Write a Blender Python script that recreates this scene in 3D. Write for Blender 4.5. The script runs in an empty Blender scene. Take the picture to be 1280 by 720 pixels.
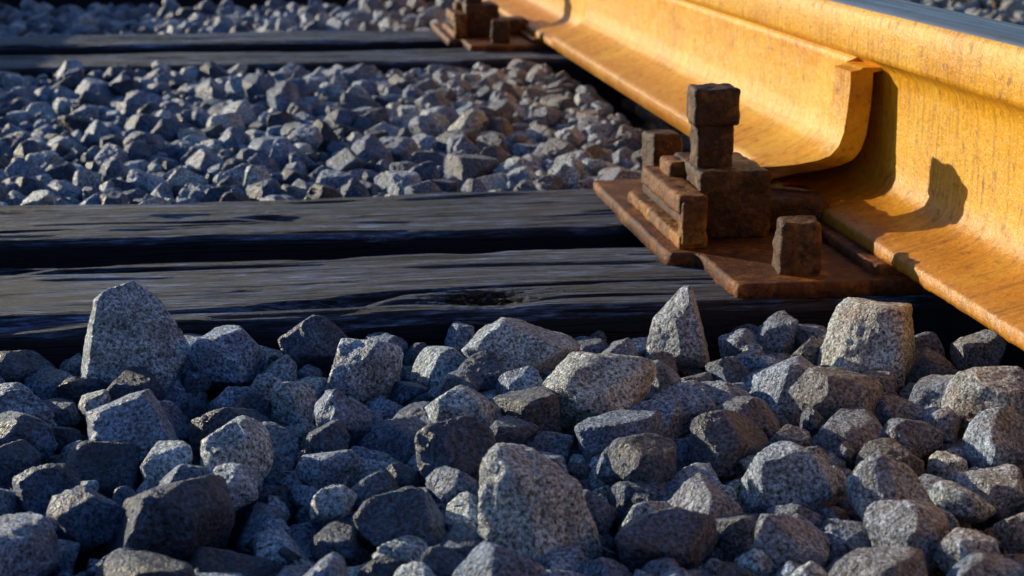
import bpy, bmesh, math, random
import numpy as np
from mathutils import Vector, Matrix, noise
random.seed(7); rng=np.random.default_rng(11)
scene=bpy.context.scene

# ---------------------------------------------------------------- node helpers
def new_mat(name):
    m=bpy.data.materials.new(name); m.use_nodes=True
    nt=m.node_tree; b=nt.nodes['Principled BSDF']
    return m,nt,b
def N(nt,t,**k):
    n=nt.nodes.new(t)
    for a,v in k.items(): setattr(n,a,v)
    return n
def pos(nt,scale=(1,1,1)):
    g=N(nt,'ShaderNodeNewGeometry'); mp=N(nt,'ShaderNodeMapping')
    mp.inputs['Scale'].default_value=scale
    nt.links.new(g.outputs['Position'],mp.inputs['Vector']); return mp.outputs[0]
def noi(nt,vec,scale,detail=4,rough=.55,dist=0):
    n=N(nt,'ShaderNodeTexNoise'); n.inputs['Scale'].default_value=scale
    n.inputs['Detail'].default_value=detail; n.inputs['Roughness'].default_value=rough
    n.inputs['Distortion'].default_value=dist
    nt.links.new(vec,n.inputs['Vector']); return n.outputs['Fac']
def ramp(nt,fac,stops,interp='LINEAR'):
    r=N(nt,'ShaderNodeValToRGB'); cr=r.color_ramp; cr.interpolation=interp
    while len(cr.elements)<len(stops): cr.elements.new(.5)
    for e,(p,c) in zip(cr.elements,stops):
        e.position=p
        if not hasattr(c,'__len__'): c=(c,c,c)
        e.color=(*c,1)
    nt.links.new(fac,r.inputs[0]); return r.outputs[0]
def mix(nt,f,a,b,mode='MIX'):
    n=N(nt,'ShaderNodeMix',data_type='RGBA',blend_type=mode)
    for sock,v in ((n.inputs[0],f),(n.inputs[6],a),(n.inputs[7],b)):
        if hasattr(v,'links') : nt.links.new(v,sock)
        elif hasattr(v,'__len__'): sock.default_value=(*v,1)
        else: sock.default_value=v
    return n.outputs[2]
def mth(nt,op,a,b=None,clamp=False):
    n=N(nt,'ShaderNodeMath',operation=op); n.use_clamp=clamp
    for i,v in enumerate((a,b)):
        if v is None: continue
        if hasattr(v,'links'): nt.links.new(v,n.inputs[i])
        else: n.inputs[i].default_value=v
    return n.outputs[0]
def maprange(nt,v,a,b,c=0,d=1):
    n=N(nt,'ShaderNodeMapRange'); nt.links.new(v,n.inputs[0])
    for i,x in enumerate((a,b,c,d)): n.inputs[1+i].default_value=x
    return n.outputs[0]
def bump(nt,b,h,strength,dist,prev=None):
    n=N(nt,'ShaderNodeBump'); n.inputs['Strength'].default_value=strength
    n.inputs['Distance'].default_value=dist
    nt.links.new(h,n.inputs['Height'])
    if prev is not None: nt.links.new(prev,n.inputs['Normal'])
    nt.links.new(n.outputs[0],b.inputs['Normal']); return n.outputs[0]

# ---------------------------------------------------------------- materials
def mat_stone():
    m,nt,b=new_mat('crushed_granite')
    p=pos(nt)
    at=N(nt,'ShaderNodeAttribute',attribute_type='INSTANCER',attribute_name='tint')
    t=at.outputs['Fac']
    base=ramp(nt,t,[(0,(.038,.075,.160)),(.3,(.14,.235,.44)),(.6,(.36,.51,.82)),(.85,(.62,.78,1.0)),(1,(.84,.93,1.0))])
    s=noi(nt,p,380,3,.8); sp=ramp(nt,s,[(.37,.04),(.45,.48),(.53,.95),(.60,1.40),(.67,2.1)])
    col=mix(nt,1.0,base,sp,'MULTIPLY')
    s2=noi(nt,p,38,5,.6); col=mix(nt,1.0,col,ramp(nt,s2,[(.3,.45),(.7,1.25)]),'MULTIPLY')
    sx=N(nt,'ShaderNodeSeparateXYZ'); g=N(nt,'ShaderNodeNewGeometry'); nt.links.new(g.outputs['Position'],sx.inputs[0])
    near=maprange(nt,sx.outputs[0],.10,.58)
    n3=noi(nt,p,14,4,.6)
    at2=N(nt,'ShaderNodeAttribute',attribute_type='INSTANCER',attribute_name='warm_rusty')
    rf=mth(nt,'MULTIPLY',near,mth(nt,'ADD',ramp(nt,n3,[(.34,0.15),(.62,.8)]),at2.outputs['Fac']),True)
    col=mix(nt,mth(nt,'MULTIPLY',rf,.62),col,mix(nt,1.0,(.62,.49,.34),sp,'MULTIPLY'))  # rust dust plus painted warm sunlight, growing toward the rail
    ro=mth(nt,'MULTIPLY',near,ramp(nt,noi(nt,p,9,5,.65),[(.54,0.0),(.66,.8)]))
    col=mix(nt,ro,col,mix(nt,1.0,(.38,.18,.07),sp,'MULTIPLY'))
    rf2=mth(nt,'MULTIPLY',at2.outputs['Fac'],.06)
    col=mix(nt,rf2,col,(.28,.23,.18))
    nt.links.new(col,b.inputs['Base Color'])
    b.inputs['Roughness'].default_value=.42
    b.inputs['Specular IOR Level'].default_value=.6
    h=mth(nt,'ADD',mth(nt,'MULTIPLY',noi(nt,p,300,4,.75),.8),mth(nt,'MULTIPLY',noi(nt,p,90,4,.65),1.7))
    bump(nt,b,h,.95,.005)
    return m
def mat_rail():
    m,nt,b=new_mat('golden_rail_rust'); p=pos(nt)
    a=noi(nt,pos(nt,(1,.35,1)),14,6,.6,.3); c=noi(nt,p,160,5,.7)
    col=ramp(nt,a,[(.30,(.62,.25,.006)),(.5,(.82,.40,.010)),(.70,(.92,.52,.020))])
    col=mix(nt,1.0,col,ramp(nt,c,[(.3,.68),(.5,1.0),(.7,1.10)]),'MULTIPLY')
    sx=N(nt,'ShaderNodeSeparateXYZ'); nt.links.new(p,sx.inputs[0])
    ft=mth(nt,'ADD',maprange(nt,sx.outputs[2],.075,.04,0,.85),mth(nt,'MULTIPLY',mth(nt,'SUBTRACT',a,.5),1.6),True)
    col=mix(nt,ft,col,mix(nt,1.0,(.54,.195,.008),ramp(nt,c,[(.3,.6),(.7,1.2)]),'MULTIPLY'))
    st=noi(nt,pos(nt,(1,70,5)),3,5,.65)
    col=mix(nt,1.0,col,ramp(nt,st,[(.30,.55),(.5,1.0),(.7,1.06)]),'MULTIPLY')
    pit=noi(nt,p,75,4,.7)
    col=mix(nt,ramp(nt,pit,[(.57,0.0),(.67,.68)]),col,(.20,.065,.008))
    pale=noi(nt,p,9,5,.6)
    col=mix(nt,ramp(nt,pale,[(.52,0.0),(.70,.40)]),col,(.92,.60,.06))
    nt.links.new(col,b.inputs['Base Color'])
    nt.links.new(ramp(nt,pit,[(.3,.28),(.7,.56)]),b.inputs['Roughness']); b.inputs['Specular IOR Level'].default_value=.5
    h=mth(nt,'ADD',mth(nt,'MULTIPLY',noi(nt,p,300,4,.7),.6),mth(nt,'MULTIPLY',noi(nt,p,60,4,.65),1.0))
    bump(nt,b,h,.55,.0026)
    return m
def mat_rust(name,c1,c2,c3,rough=.75,b_str=.7,dark=(.03,.015,.01),dk=.7):
    m,nt,b=new_mat(name); p=pos(nt)
    a=noi(nt,p,30,6,.65,.4); c=noi(nt,p,170,5,.7); e=noi(nt,p,60,5,.7)
    col=ramp(nt,a,[(.32,c1),(.5,c2),(.68,c3)])
    col=mix(nt,1.0,col,ramp(nt,c,[(.3,.45),(.5,1.0),(.7,1.5)]),'MULTIPLY')
    col=mix(nt,ramp(nt,e,[(.50,0.0),(.62,dk)]),col,dark)
    nt.links.new(col,b.inputs['Base Color'])
    b.inputs['Roughness'].default_value=rough
    b.inputs['Specular IOR Level'].default_value=.4
    h=mth(nt,'ADD',mth(nt,'MULTIPLY',noi(nt,p,330,4,.75),.6),mth(nt,'MULTIPLY',e,1.2))
    bump(nt,b,h,b_str,.003)
    return m
def mat_steel():
    m,nt,b=new_mat('worn_steel'); ps=pos(nt,(60,1.2,60)); p=pos(nt)
    a=noi(nt,ps,3,5,.6); c=noi(nt,p,25,4,.6)
    col=ramp(nt,a,[(.3,(.28,.30,.33)),(.7,(.60,.62,.65))])
    col=mix(nt,ramp(nt,c,[(.55,0.0),(.72,.5)]),col,(.24,.17,.11))
    nt.links.new(col,b.inputs['Base Color']); b.inputs['Metallic'].default_value=.85
    nt.links.new(ramp(nt,a,[(.3,.45),(.7,.24)]),b.inputs['Roughness'])
    bump(nt,b,a,.2,.001); return m
KNOT=(.172,1.358)
def mat_wood():
    m,nt,b=new_mat('weathered_creosote_wood')
    pg=pos(nt,(3.2,30,30)); pf=pos(nt,(16,200,200)); p=pos(nt); pc=pos(nt,(.9,34,34))
    g1=noi(nt,pg,2.6,9,.75,.35); g2=noi(nt,pf,2.2,5,.75)
    col=ramp(nt,g1,[(.38,(.005,.009,.026)),(.47,(.026,.050,.120)),(.56,(.085,.15,.32)),(.68,(.29,.43,.75))])
    col=mix(nt,1.0,col,ramp(nt,g2,[(.38,.10),(.5,.85),(.62,2.4)]),'MULTIPLY')
    big=noi(nt,pos(nt,(1,3,3)),5,5,.65); col=mix(nt,1.0,col,ramp(nt,big,[(.32,.28),(.66,1.5)]),'MULTIPLY')
    ck=mth(nt,'ABSOLUTE',mth(nt,'SUBTRACT',noi(nt,pc,2,3,.5,.2),.5))
    ckm=ramp(nt,ck,[(.007,1.0),(.018,0.0)])
    col=mix(nt,ckm,col,(.004,.005,.008))
    sx=N(nt,'ShaderNodeSeparateXYZ'); nt.links.new(p,sx.inputs[0])
    dx=mth(nt,'DIVIDE',mth(nt,'SUBTRACT',sx.outputs[0],KNOT[0]),.042)
    dy=mth(nt,'DIVIDE',mth(nt,'SUBTRACT',sx.outputs[1],KNOT[1]),.026)
    d=mth(nt,'SQRT',mth(nt,'ADD',mth(nt,'MULTIPLY',dx,dx),mth(nt,'MULTIPLY',dy,dy)))
    d=mth(nt,'ADD',d,mth(nt,'MULTIPLY',mth(nt,'SUBTRACT',noi(nt,p,140,4,.75),.5),1.3))
    kcol=mix(nt,ramp(nt,noi(nt,p,260,2,.6),[(.58,0.0),(.66,.6)]),(.005,.004,.005),(.32,.30,.27))
    col=mix(nt,maprange(nt,d,.75,1.15,1,0),col,kcol)
    rn=mth(nt,'MULTIPLY',maprange(nt,sx.outputs[0],.22,.50),ramp(nt,noi(nt,p,20,4,.6),[(.4,0.0),(.7,.6)]))
    col=mix(nt,rn,col,(.11,.055,.03))
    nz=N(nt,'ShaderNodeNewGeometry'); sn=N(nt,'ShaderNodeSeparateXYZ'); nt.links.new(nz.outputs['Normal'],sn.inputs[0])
    side_shade=maprange(nt,sn.outputs[2],.2,.75,0,1)
    col=mix(nt,side_shade,(.014,.019,.037),col)  # shade on the tie sides painted in as a near-black blue
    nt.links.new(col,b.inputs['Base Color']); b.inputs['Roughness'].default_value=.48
    b.inputs['Specular IOR Level'].default_value=.3
    h=mth(nt,'ADD',g1,mth(nt,'MULTIPLY',g2,.8))
    h=mth(nt,'SUBTRACT',h,ckm)
    bump(nt,b,h,1.0,.006)
    return m
def mat_ground():
    m,nt,b=new_mat('gravelly_soil'); p=pos(nt)
    v=N(nt,'ShaderNodeTexVoronoi'); v.inputs['Scale'].default_value=28; nt.links.new(p,v.inputs['Vector'])
    bw=N(nt,'ShaderNodeRGBToBW'); nt.links.new(v.outputs['Color'],bw.inputs[0])
    col=ramp(nt,bw.outputs[0],[(0,(.03,.035,.045)),(1,(.16,.17,.18))])
    col=mix(nt,ramp(nt,noi(nt,p,3,5,.6),[(.4,0.0),(.65,.5)]),col,(.09,.075,.055))
    nt.links.new(col,b.inputs['Base Color']); b.inputs['Roughness'].default_value=.9
    bump(nt,b,v.outputs['Distance'],.6,.02); return m
M_stone=mat_stone(); M_wood=mat_wood(); M_ground=mat_ground(); M_steel=mat_steel()
M_rail=mat_rail()
M_plate=mat_rust('brown_rust',(.06,.017,.006),(.15,.042,.009),(.42,.15,.022),.5,1.0,(.025,.009,.006),.75)
M_chan_lit=mat_rust('sunlit_orange_rust',(.08,.025,.007),(.25,.085,.014),(.62,.29,.04),.55,1.0,(.03,.011,.007),.75)  # brighter rust for the channel, its sunlit look put into the colour
M_iron=mat_rust('dark_pitted_rust',(.032,.013,.008),(.080,.029,.012),(.26,.11,.028),.48,1.0,(.012,.007,.007),.8)

def link(me,name,mats,parent=None,smooth=True):
    ob=bpy.data.objects.new(name,me); scene.collection.objects.link(ob)
    for mm in mats: me.materials.append(mm)
    if smooth: me.polygons.foreach_set('use_smooth',[True]*len(me.polygons))
    if parent: ob.parent=parent
    return ob
def empty(name,loc=(0,0,0)):
    e=bpy.data.objects.new(name,None); e.empty_display_size=.1; scene.collection.objects.link(e); return e

# ---------------------------------------------------------------- rounded, worn box
def rbox(name,lo,hi,r,mat,parent,step=.003,rough=.0006,taper=0,seed=0,xf=None):
    lo=Vector(lo);hi=Vector(hi);c=(lo+hi)/2;h=(hi-lo)/2
    r=min(r,min(h)*.95)
    bm=bmesh.new()
    for ax in range(3):
        u,v=(ax+1)%3,(ax+2)%3
        nu=max(3,int(2*h[u]/step));nv=max(3,int(2*h[v]/step))
        for s in (-1,1):
            g=[]
            for i in range(nu+1):
                row=[]
                for j in range(nv+1):
                    p=[0,0,0];p[ax]=s*h[ax];p[u]=-h[u]+2*h[u]*i/nu;p[v]=-h[v]+2*h[v]*j/nv
                    row.append(bm.verts.new(p))
                g.append(row)
            for i in range(nu):
                for j in range(nv):
                    q=[g[i][j],g[i+1][j],g[i+1][j+1],g[i][j+1]]
                    if s<0:q.reverse()
                    bm.faces.new(q)
    bmesh.ops.remove_doubles(bm,verts=bm.verts,dist=1e-5)
    for vt in bm.verts:
        p=vt.co; q=Vector([max(-(h[k]-r),min(h[k]-r,p[k])) for k in range(3)])
        d=p-q
        if d.length>1e-9:
            d.normalize(); p=q+d*r
        else: d=Vector((0,0,1))
        w=p+c
        nn=noise.noise(w*55+Vector((seed,0,0)))*1.0+noise.noise(w*160+Vector((0,seed,0)))*.6
        p=p+d*nn*rough*1.4
        if taper:
            f=1-taper*((p.z+h.z)/(2*h.z)); p.x*=f;p.y*=f
        if xf: p=xf@p
        vt.co=p+c
    me=bpy.data.meshes.new(name);bm.to_mesh(me);bm.free()
    return link(me,name,[mat],parent)

# ---------------------------------------------------------------- ground
bm=bmesh.new(); bmesh.ops.create_grid(bm,x_segments=2,y_segments=2,size=400)
me=bpy.data.meshes.new('ground');bm.to_mesh(me);bm.free()
g=link(me,'ground',[M_ground]);g.location=(0,0,-.125)

# ---------------------------------------------------------------- ties
TX0,TX1=-1.66,1.12
def tie(y0,y1,x0=TX0,x1=TX1,fine=True,seed=0,knot=False,h=.16):
    rc=.010
    per=[]
    w=y1-y0
    n=int(w/(.0022 if fine else .008))
    per+= [(y0,-h+ h*.0)]
    for k in range(1,8): per.append((y0,-h+(h-rc)*k/8))
    for k in range(6):
        a=math.pi-k/5*math.pi/2; per.append((y0+rc+rc*math.cos(a),-rc+rc*math.sin(a)))
    for k in range(1,n): per.append((y0+rc+(w-2*rc)*k/n,0))
    for k in range(6):
        a=math.pi/2-k/5*math.pi/2; per.append((y1-rc+rc*math.cos(a),-rc+rc*math.sin(a)))
    for k in range(7,-1,-1): per.append((y1,-h+(h-rc)*k/8))
    xs=[x0]
    fx=.005 if fine else .02
    while xs[-1]<x1-.001:
        inside=-.75<xs[-1]<.8
        xs.append(min(x1,xs[-1]+(fx if inside else .03)))
    P=len(per);verts=[];faces=[]
    off=Vector((seed*3.1,seed*7.7,seed*1.3))
    for x in xs:
        for (y,z) in per:
            yy=y
            kd=0
            if knot:
                dx=(x-KNOT[0])/.045;dy=(y-KNOT[1])/.022
                q=math.exp(-(dx*dx+dy*dy)); yy=y+ (-.012 if y>KNOT[1] else .012)*q
                kd=math.exp(-((dx*1.2)**2+(dy*1.1)**2))
            p=Vector((x*1.6,yy*75,z*75))+off
            gr=noise.noise(p)*.0018
            gr+=noise.noise(Vector((x*8,yy*170,z*170))+off)*.0016
            c=abs(noise.noise(Vector((x*.9,yy*20,z*20))+off*2))
            m2=noise.noise(Vector((x*2.3,yy*8,5))+off)
            if c<.075 and m2>-.2: gr-=.013*(1-c/.075)*min(1,(m2+.2)*3)
            un=noise.noise(Vector((x*3,y*6,0))+off)*.004
            kz=-kd*.010*(1+noise.noise(Vector((x*300,y*300,0)))) if knot else 0
            if z>-.02:
                edge=min(y-y0,y1-y)
                ew=max(0,1-edge/.02)*(.004+.012*max(0,noise.noise(Vector((x*14,seed,0)))))
                verts.append((x,y,z+gr+un-ew*.6+kz-.002))
            else:
                sgn=-1 if y<(y0+y1)/2 else 1
                e2=noise.noise(Vector((x*2,z*40,seed)))*.002
                verts.append((x,y+sgn*(gr*1.5+e2),z))
    for i in range(len(xs)-1):
        for j in range(P-1):
            a=i*P+j; faces.append((a,a+P,a+P+1,a+1))
    faces.append(tuple(range(P)));faces.append(tuple(reversed(range((len(xs)-1)*P,len(xs)*P))))
    me=bpy.data.meshes.new('wooden_railway_tie');me.from_pydata(verts,[],faces);me.update()
    bm=bmesh.new();bm.from_mesh(me);bmesh.ops.recalc_face_normals(bm,faces=bm.faces);bm.to_mesh(me);bm.free()
    return link(me,'wooden_railway_tie',[M_wood])
TIES=[(1.315,1.54,1),(1.64,1.84,1),(3.13,3.34,0),(3.50,3.74,0),(5.05,5.28,0),(5.40,5.63,0),(-.60,-.37,0),(-.25,-.02,0),(7.0,7.23,0),(7.35,7.58,0)]
for i,(a,b_,f) in enumerate(TIES):
    tie(a,b_,fine=bool(f),seed=i+1,knot=(i==0))

# ---------------------------------------------------------------- rails
CX=.602; GA=1.75
half=[(.075,.020),(.0755,.023),(.0748,.030),(.0725,.0330),(.050,.0385),(.032,.0435),(.021,.0485),(.0145,.055),(.0110,.064),(.0090,.080),(.0085,.115),(.0088,.150),(.0115,.164),(.018,.171),(.033,.1775),(.0372,.1795),(.0384,.184),(.0382,.205),(.0372,.216),(.0338,.224),(.028,.2275),(.018,.2292),(.008,.23)]
prof=[(-x,z) for x,z in half]+[(x,z) for x,z in reversed(half)]
def rail(cx,name='steel_rail'):
    ys=[-6]
    while ys[-1]<60:
        y=ys[-1]; ys.append(y+(.008 if .7<y<3.2 else (.1 if y<6 else 3)))
    P=len(prof);V=[];F=[];MI=[]
    for y in ys:
        for j,(x,z) in enumerate(prof):
            w=Vector((x*40,y*40,z*40+cx*9))
            d=noise.noise(w)*.0005+noise.noise(w*.2)*.0006
            if z>.18: d*=.3
            if z<.036: d+=noise.noise(w*2.3)*.0012
            V.append((cx+x+math.copysign(d,x),y,z+(d if z<.07 else 0)))
    for i in range(len(ys)-1):
        for j in range(P):
            a=i*P+j;b_=i*P+(j+1)%P
            F.append((a,b_,b_+P,a+P))
            zz=min(prof[j][1],prof[(j+1)%P][1]); MI.append(1 if zz>=.2238 else 0)
    F.append(tuple(reversed(range(P))));MI.append(0);F.append(tuple(range((len(ys)-1)*P,len(ys)*P)));MI.append(0)
    me=bpy.data.meshes.new(name);me.from_pydata(V,[],F);me.update()
    bm=bmesh.new();bm.from_mesh(me);bmesh.ops.recalc_face_normals(bm,faces=bm.faces);bm.to_mesh(me);bm.free()
    ob=link(me,name,[M_rail,M_steel]); me.polygons.foreach_set('material_index',MI)
    return ob
rail(CX); rail(CX-GA)

def joint_bar():
    out=[(.584,.1715),(.581,.168),(.5815,.15),(.581,.125),(.579,.100),(.575,.084),(.568,.073),(.558,.066),(.543,.0595),(.528,.0545),(.516,.050),(.5125,.046),(.5125,.038),(.5145,.032)]
    pts=[]
    for k in range(len(out)-1):
        for q in range(3):
            t=q/3; pts.append((out[k][0]*(1-t)+out[k+1][0]*t,out[k][1]*(1-t)+out[k+1][1]*t))
    pts.append(out[-1]); n=len(pts)
    ny=260; V=[];F=[]
    for layer in (0,1):
        for i in range(ny+1):
            for j,(x,z) in enumerate(pts):
                s=j/(n-1)
                ye=1.545+ .10*(max(0,s-.42)/.58)**1.5
                y=ye+(3.05-ye)*(i/ny)**2.0
                f=max(0,min(1,(ye+.056-y)/.007)); f=f*f*(3-2*f)
                ox=-f*(.024+.016*s**2); oz=f*.016*s
                if z>.166: ox*=.6; oz-=f*.004
                d=noise.noise(Vector((x*50,y*50,z*50)))*.0008
                if layer==0: V.append((x+ox-d,y,z+oz))
                else:
                    V.append((x+ox+.009+f*.014,y,z+oz-.011*s))
    L=(ny+1)*n
    for i in range(ny):
        for j in range(n-1):
            a=i*n+j;F.append((a,a+1,a+n+1,a+n));F.append((L+a,L+a+n,L+a+n+1,L+a+1))
    for i in range(ny):
        for j in (0,n-1):
            a=i*n+j;F.append((a,a+n,L+a+n,L+a))
    for j in range(n-1):
        for i in (0,ny):
            a=i*n+j;F.append((a,L+a,L+a+1,a+1))
    me=bpy.data.meshes.new('rail_joint_bar');me.from_pydata(V,[],F);me.update()
    bm=bmesh.new();bm.from_mesh(me);bmesh.ops.recalc_face_normals(bm,faces=bm.faces)
    for e in bm.edges:
        if len(e.link_faces)==2 and e.calc_face_angle()>1.0: e.smooth=False
    bm.to_mesh(me);bm.free()
    ob=link(me,'rail_joint_bar',[M_rail])
    bv=ob.modifiers.new('b','BEVEL');bv.width=.0018;bv.segments=2;bv.limit_method='ANGLE';bv.angle_limit=1.0
joint_bar()

# ---------------------------------------------------------------- fasteners
def rcorner(pts,r=.009,n=5):
    out=[]
    for i in range(len(pts)):
        p0,p1,p2=[Vector(pts[(i+k)%len(pts)]) for k in (-1,0,1)]
        a=p1+(p0-p1).normalized()*min(r,(p0-p1).length*.45); c=p1+(p2-p1).normalized()*min(r,(p2-p1).length*.45)
        for k in range(n+1):
            t=k/n; out.append(a*(1-t)**2+p1*2*t*(1-t)+c*t*t)
    return out
def plate(parent,pts,z0,z1,name='tie_plate'):
    rp=rcorner(pts); fine=[]
    for i,p in enumerate(rp):
        q=rp[(i+1)%len(rp)]; k=max(1,int((q-p).length/.006))
        for j in range(k): fine.append(p.lerp(q,j/k))
    rows=[(0,z0),(0,z1-.003),(.0009,z1-.001),(.003,z1)]
    bm=bmesh.new(); loops=[]
    nn=len(fine)
    for ins,z in rows:
        L=[]
        for i,p in enumerate(fine):
            t=(fine[(i+1)%nn]-fine[i-1]).normalized(); nrm=Vector((t.y,-t.x))
            d=noise.noise(Vector((p.x*60,p.y*60,z0*10)))*.0016
            q=p+nrm*(d)-nrm*ins
            L.append(bm.verts.new((q.x,q.y,z)))
        loops.append(L)
    for a,b in zip(loops,loops[1:]):
        for i in range(nn):
            f=bm.faces.new((a[i],a[(i+1)%nn],b[(i+1)%nn],b[i])); f.smooth=True
    bm.faces.new(loops[-1]); bm.faces.new(list(reversed(loops[0])))
    bmesh.ops.triangulate(bm,faces=[x for x in bm.faces if len(x.verts)>4])
    bmesh.ops.recalc_face_normals(bm,faces=bm.faces)
    me=bpy.data.meshes.new(name);bm.to_mesh(me);bm.free()
    return link(me,name,[M_plate],parent,smooth=False)
def fastener(dy):
    e=empty('rail_fastening')
    plate(e,[(.354,1.820),(.354,1.452),(.384,1.446),(.386,1.325),(.83,1.325),(.83,1.82)],-.004,.010,'base_plate')
    plate(e,[(.514,1.80),(.514,1.340),(.80,1.340),(.80,1.80)],.008,.0197,'rail_seat')
    rbox('channel_lower',(.368,1.462,.009),(.3965,1.690,.023),.003,M_chan_lit,e,seed=1,rough=.0012)
    rbox('channel_web',(.382,1.474,.020),(.3965,1.686,.050),.003,M_iron,e,seed=2)
    rbox('channel_upper',(.368,1.464,.042),(.3965,1.625,.060),.003,M_chan_lit,e,seed=3,rough=.0012)
    rbox('channel_end',(.370,1.458,.014),(.394,1.478,.056),.003,M_chan_lit,e,seed=8,rough=.0009)
    rbox('clamp_ear',(.382,1.565,.054),(.402,1.608,.074),.004,M_chan_lit,e,seed=9,rough=.0009)
    rbox('clamp_block',(.397,1.500,.009),(.468,1.612,.076),.005,M_iron,e,rough=.0015,seed=4)
    rbox('clamp_tail',(.462,1.520,.009),(.535,1.60,.043),.007,M_iron,e,rough=.0009,seed=6)
    rbox('clamp_heel',(.402,1.605,.009),(.462,1.66,.050),.006,M_iron,e,rough=.0009,seed=7)
    rz=Matrix.Rotation(math.radians(-4),3,'Z')
    rbox('screw_shank',(.4005,1.5255,.070),(.4375,1.5625,.130),.004,M_iron,e,rough=.0016,seed=11,xf=rz)
    rbox('screw_head',(.3965,1.5215,.116),(.4415,1.5665,.152),.0035,M_iron,e,rough=.0015,seed=12,xf=rz)
    rz=Matrix.Rotation(math.radians(12),3,'Z')
    rbox('rear_spike',(.408,1.765,.006),(.445,1.802,.070),.004,M_iron,e,rough=.0016,taper=.06,seed=13,xf=rz)
    rz=Matrix.Rotation(math.radians(-10),3,'Z')@Matrix.Rotation(math.radians(2),3,'X')
    rbox('front_spike',(.434,1.352,.004),(.472,1.390,.056),.004,M_iron,e,rough=.0020,taper=.10,seed=14,xf=rz)
    e.location=(0,dy,0)
    return e
fastener(0); fastener(1.95); fastener(3.77)

# ---------------------------------------------------------------- ballast stones
stonecol=bpy.data.collections.new('ballast_stone_variants')
NV=38
def stone_mesh(i):
    peak=i>=34
    bm=bmesh.new(); bmesh.ops.create_icosphere(bm,subdivisions=5 if (i<22 or peak) else 4,radius=1)
    vs=np.array([v.co[:] for v in bm.verts]); vs/=np.linalg.norm(vs,axis=1)[:,None]
    if peak:
        k=6; aa=rng.uniform(0,6.28)+np.arange(k)*2*math.pi/k+rng.normal(0,.3,k)
        el=rng.uniform(-.05,.42,k)
        n=np.stack([np.cos(aa)*np.cos(el),np.sin(aa)*np.cos(el),np.sin(el)],1)
        n=np.vstack([n,[[0,0,-1],[.7,.2,-.68],[-.6,.4,-.7],[.6,-.3,.85],[rng.normal(0,.3),rng.normal(0,.3),1]]])
        n/=np.linalg.norm(n,axis=1)[:,None]; h=np.concatenate([rng.uniform(.66,.90,k),[.75,.9,.9,rng.uniform(.72,.85),rng.uniform(.72,.82)]])
    else:
        k=int(rng.integers(8,13))
        n=rng.normal(size=(k,3)); n/=np.linalg.norm(n,axis=1)[:,None]
        for _ in range(14):
            d=n[:,None]-n[None]; l=np.linalg.norm(d,axis=2)+np.eye(k); f=(d/l[...,None]**3).sum(1)
            n=n+.03*f; n/=np.linalg.norm(n,axis=1)[:,None]
        h=rng.uniform(.58,.98,k)
    q=np.clip(vs@n.T/h,1e-4,None); P=60+rng.uniform(0,60)
    r=(q**P).sum(1)**(-1/P); r=np.minimum(r,1.22)
    k2=18; n2=rng.normal(size=(k2,3)); n2/=np.linalg.norm(n2,axis=1)[:,None]
    for a in range(k2):
        cs=vs@n2[a]; m=r*cs; top=m.max(); cut=top-rng.uniform(.02,.12)
        sel=m>cut; r[sel]=cut/cs[sel]
    sc=np.array([1.0,rng.uniform(.66,.94),rng.uniform(.56,.85)]) if not peak else np.array([1.0,.85,1.0])
    co=vs*r[:,None]
    o=Vector(rng.uniform(-50,50,3))
    for j,v in enumerate(bm.verts):
        p=Vector(co[j])
        dn=noise.noise(p*1.3+o)*.05+noise.noise(p*3.6+o)*.032+noise.noise(p*8+o)*.024+noise.noise(p*17+o)*.014
        rid=abs(noise.noise(p*2.0+o*1.7)); dn-=max(0,.06-rid)*.4
        p=p*(1+dn); v.co=(p.x*sc[0],p.y*sc[1],p.z*sc[2])
    me=bpy.data.meshes.new('stone'); bm.to_mesh(me);bm.free()
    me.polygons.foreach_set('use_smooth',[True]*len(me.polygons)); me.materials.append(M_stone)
    ob=bpy.data.objects.new('stone_%02d'%i,me); stonecol.objects.link(ob)
for i in range(NV): stone_mesh(i)

X0,X1,Y0,Y1=-1.7,2.3,.40,6.2; RES=.005
nx=int((X1-X0)/RES);ny=int((Y1-Y0)/RES)
Hm=np.full((ny,nx),-.12)
gx=X0+(np.arange(nx)+.5)*RES; gy=Y0+(np.arange(ny)+.5)*RES
for a,b_,f in TIES:
    m=(gy>a+.002)&(gy<b_-.002); mx=(gx>TX0)&(gx<TX1)
    Hm[np.ix_(m,mx)]=5
for c in (CX,CX-GA):
    mx=(gx>c-.066)&(gx<c+.066); Hm[:,mx]=np.maximum(Hm[:,mx],-.02)
KZ=.72;KR=.80
def zrest(x,y,r):
    i0=max(0,int((x-r*KR-X0)/RES));i1=min(nx,int((x+r*KR-X0)/RES)+1)
    j0=max(0,int((y-r*KR-Y0)/RES));j1=min(ny,int((y+r*KR-Y0)/RES)+1)
    if i1<=i0 or j1<=j0: return None
    d2=(gx[i0:i1][None]-x)**2+(gy[j0:j1][:,None]-y)**2
    s=(r*KR)**2-d2; ok=s>0
    hh=KZ*np.sqrt(np.clip(s,0,None))
    z=np.where(ok,Hm[j0:j1,i0:i1]+hh,-9).max()
    return z,(slice(j0,j1),slice(i0,i1)),np.where(ok,hh,-99)
S=[]
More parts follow.
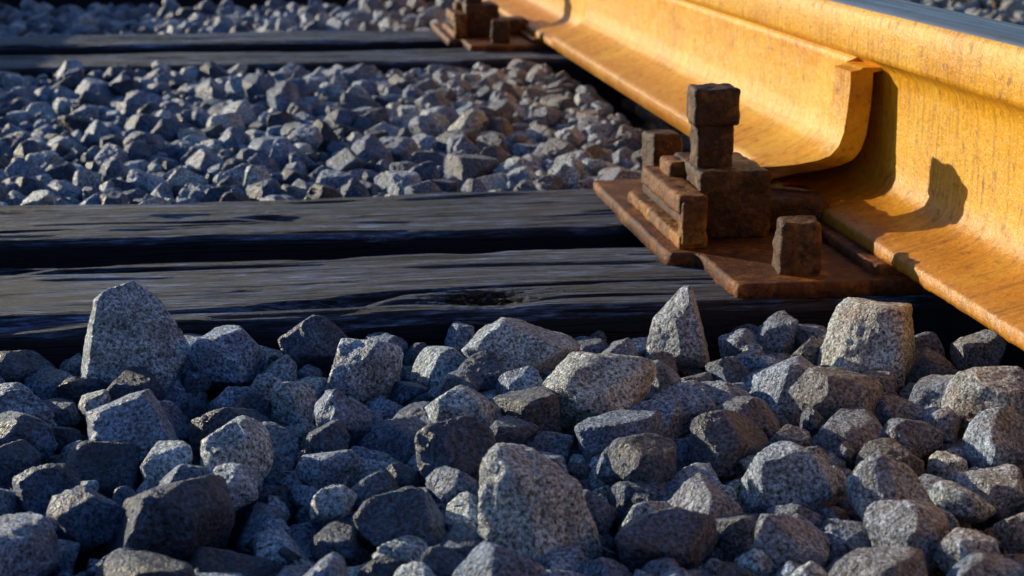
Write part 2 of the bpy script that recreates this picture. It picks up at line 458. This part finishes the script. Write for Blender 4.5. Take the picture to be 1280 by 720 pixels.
def put(x,y,r,z=None,var=None,tint=None,rot=None,warm_rusty=None,sz=1.0):
    q=zrest(x,y,r)
    if q is None: return
    zz=q[0] if z is None else z
    Hm[q[1]]=np.maximum(Hm[q[1]],np.where(q[2]>-50,zz+q[2],-99))
    if rot is None: rot=(rng.normal(0,.4),rng.normal(0,.4),rng.uniform(0,6.28))
    t=tint if tint is not None else float(np.clip(rng.beta(1.15,1.3),0,1))
    ru=warm_rusty if warm_rusty is not None else float(max(0,rng.normal(-.25,.5)))
    S.append((x,y,zz,r,var if var is not None else int(rng.integers(0,34)),t,min(ru,1),rot,sz))
def fill(x0,x1,y0,y1,rlo,rhi,level,tries=7,maxn=6000,maxfail=150):
    fail=0;n=0
    while fail<maxfail and n<maxn:
        r=rlo+(rhi-rlo)*rng.beta(1.2,2.3)
        best=None
        for _ in range(tries):
            x=rng.uniform(x0,x1);y=rng.uniform(y0,y1);q=zrest(x,y,r)
            if q and (best is None or q[0]<best[2]): best=(x,y,q[0])
        lv=level(best[0],best[1]) if callable(level) else level
        if best is None or best[2]>lv: fail+=1;continue
        put(best[0],best[1],r);n+=1
fill(-.55,.95,.52,1.33,.016,.030,-.062)
hero=[(-.125,1.268,.038,-.010,.85,1.15,34),(.185,1.24,.034,-.014,.85,1,None),(.228,1.135,.042,-.018,1.0,.8,None),(.462,1.20,.036,-.014,.95,1.1,35),
(.144,.905,.034,-.016,.95,1.0,36),(-.070,.935,.038,-.028,.08,1,None),(-.105,1.095,.035,-.018,.6,1,None),(.500,1.055,.034,-.014,.85,1,None),
(-.165,.90,.033,-.025,.6,1,None),(-.040,1.258,.028,-.018,.6,1,None),(.109,1.02,.027,-.020,.12,1,None),(.056,1.205,.031,-.022,.75,1,None),
(.318,1.255,.026,-.010,.7,1.1,37),(.022,1.272,.025,-.014,.2,1.1,None),(.311,.948,.028,-.022,.75,1,None),(.215,.878,.029,-.026,.2,1,None),
(.362,.86,.030,-.026,.6,1,None),(-.036,1.042,.029,-.018,.9,1,None),(-.185,1.10,.030,-.020,.3,1,None),(.068,.925,.026,-.026,.15,1,None),
(.40,1.10,.030,-.022,.3,1,None),(.325,1.07,.026,-.024,.15,1,None),(.55,1.20,.025,-.024,.4,1,None)]
for k,(x,y,r,z,t,sz,vv) in enumerate(hero):
    put(x,y,r,z=z,var=vv if vv is not None else k%22,tint=t,warm_rusty=0.0 if k%4 else .4,sz=sz,
        rot=(rng.normal(0,.12),rng.normal(0,.12),rng.uniform(0,6.28)))
fill(-.55,.95,.52,1.33,.013,.033,lambda x,y:-.022,maxfail=260)
fill(-.55,.95,.52,1.33,.006,.013,-.028,maxn=1500)
fill(-1.4,1.1,1.545,1.635,.012,.022,-.085,maxn=600)
fill(-1.1,1.3,1.85,3.12,.017,.034,-.045,maxn=3000)
fill(-1.1,.75,1.85,3.12,.013,.034,lambda x,y:-.012+.008*math.sin(x*7+y*3),maxn=3500,maxfail=220)
fill(-1.0,.60,1.85,3.12,.007,.013,-.016,maxn=2000)
fill(-1.4,1.2,3.76,5.0,.018,.034,-.020,maxn=3500,maxfail=200)
fill(1.14,2.25,.6,6.1,.024,.040,-.050,maxn=4500)
fill(-1.2,1.2,5.65,6.15,.024,.040,-.030,maxn=800)
fill(-1.4,-.56,.45,1.3,.024,.040,-.040,maxn=800)
fill(.62,1.15,1.86,3.1,.024,.040,-.030,maxn=800)
fill(.95,1.15,.45,1.3,.024,.040,-.040,maxn=400)
print('stones',len(S))
me=bpy.data.meshes.new('gravel_ballast'); me.from_pydata([s[:3] for s in S],[],[])
def attr(n,t,vals,key='value'):
    a=me.attributes.new(n,t,'POINT'); a.data.foreach_set(key,np.array(vals).ravel())
attr('rot','FLOAT_VECTOR',np.array([s[7] for s in S],dtype=np.float32),'vector')
attr('scl','FLOAT_VECTOR',np.array([(s[3]*1.2,s[3]*1.2,s[3]*1.2*s[8]) for s in S],dtype=np.float32),'vector')
attr('vid','INT',np.array([s[4] for s in S],dtype=np.int32))
attr('tint','FLOAT',np.array([s[5] for s in S],dtype=np.float32))
attr('warm_rusty','FLOAT',np.array([s[6] for s in S],dtype=np.float32))
ob=bpy.data.objects.new('gravel_ballast',me);scene.collection.objects.link(ob)
ng=bpy.data.node_groups.new('scatter_ballast','GeometryNodeTree')
ng.interface.new_socket('Geometry',in_out='INPUT',socket_type='NodeSocketGeometry')
ng.interface.new_socket('Geometry',in_out='OUTPUT',socket_type='NodeSocketGeometry')
gi=ng.nodes.new('NodeGroupInput');go=ng.nodes.new('NodeGroupOutput')
ci=ng.nodes.new('GeometryNodeCollectionInfo');ci.inputs['Collection'].default_value=stonecol
ci.inputs['Separate Children'].default_value=True;ci.inputs['Reset Children'].default_value=True
m2p=ng.nodes.new('GeometryNodeMeshToPoints')
ip=ng.nodes.new('GeometryNodeInstanceOnPoints');ip.inputs['Pick Instance'].default_value=True
def na(name,t):
    n=ng.nodes.new('GeometryNodeInputNamedAttribute');n.data_type=t;n.inputs['Name'].default_value=name
    return n.outputs[0]
ng.links.new(gi.outputs[0],m2p.inputs['Mesh'])
ng.links.new(m2p.outputs[0],ip.inputs['Points']);ng.links.new(ci.outputs[0],ip.inputs['Instance'])
e2r=ng.nodes.new('FunctionNodeEulerToRotation')
ng.links.new(na('rot','FLOAT_VECTOR'),e2r.inputs[0]);ng.links.new(e2r.outputs[0],ip.inputs['Rotation'])
ng.links.new(na('scl','FLOAT_VECTOR'),ip.inputs['Scale'])
ng.links.new(na('vid','INT'),ip.inputs['Instance Index'])
ng.links.new(ip.outputs[0],go.inputs[0])
md=ob.modifiers.new('scatter','NODES');md.node_group=ng

# ---------------------------------------------------------------- light
EL=math.radians(13.5); AZ=math.radians(-46)   # toward sun: (sin,cos)
sd=Vector((math.sin(AZ)*math.cos(EL),math.cos(AZ)*math.cos(EL),math.sin(EL)))
L=bpy.data.lights.new('sun','SUN');L.energy=5;L.angle=math.radians(.5);L.color=(1,.86,.62)
lo=bpy.data.objects.new('sun',L);scene.collection.objects.link(lo)
lo.rotation_euler=(-sd).to_track_quat('-Z','Y').to_euler(); lo.location=sd*20
w=bpy.data.worlds.new('World');scene.world=w;w.use_nodes=True
nt=w.node_tree;bg=nt.nodes['Background'];sky=nt.nodes.new('ShaderNodeTexSky');sky.sky_type='NISHITA'
sky.sun_disc=False;sky.sun_elevation=EL;sky.sun_rotation=AZ%(2*math.pi)
sky.ozone_density=4
nt.links.new(sky.outputs[0],bg.inputs[0]);bg.inputs[1].default_value=.095

# ---------------------------------------------------------------- camera
c=bpy.data.cameras.new('camera');co=bpy.data.objects.new('camera',c);scene.collection.objects.link(co)
co.location=(0,0,.36);co.rotation_euler=(math.radians(90-14.47),0,math.radians(-8.17))
c.sensor_width=36;c.lens=57.66;c.clip_start=.01;c.clip_end=1000
c.dof.use_dof=True;c.dof.focus_distance=1.25;c.dof.aperture_fstop=13
scene.camera=co
scene.view_settings.view_transform='Standard';scene.view_settings.look='None';scene.view_settings.exposure=0
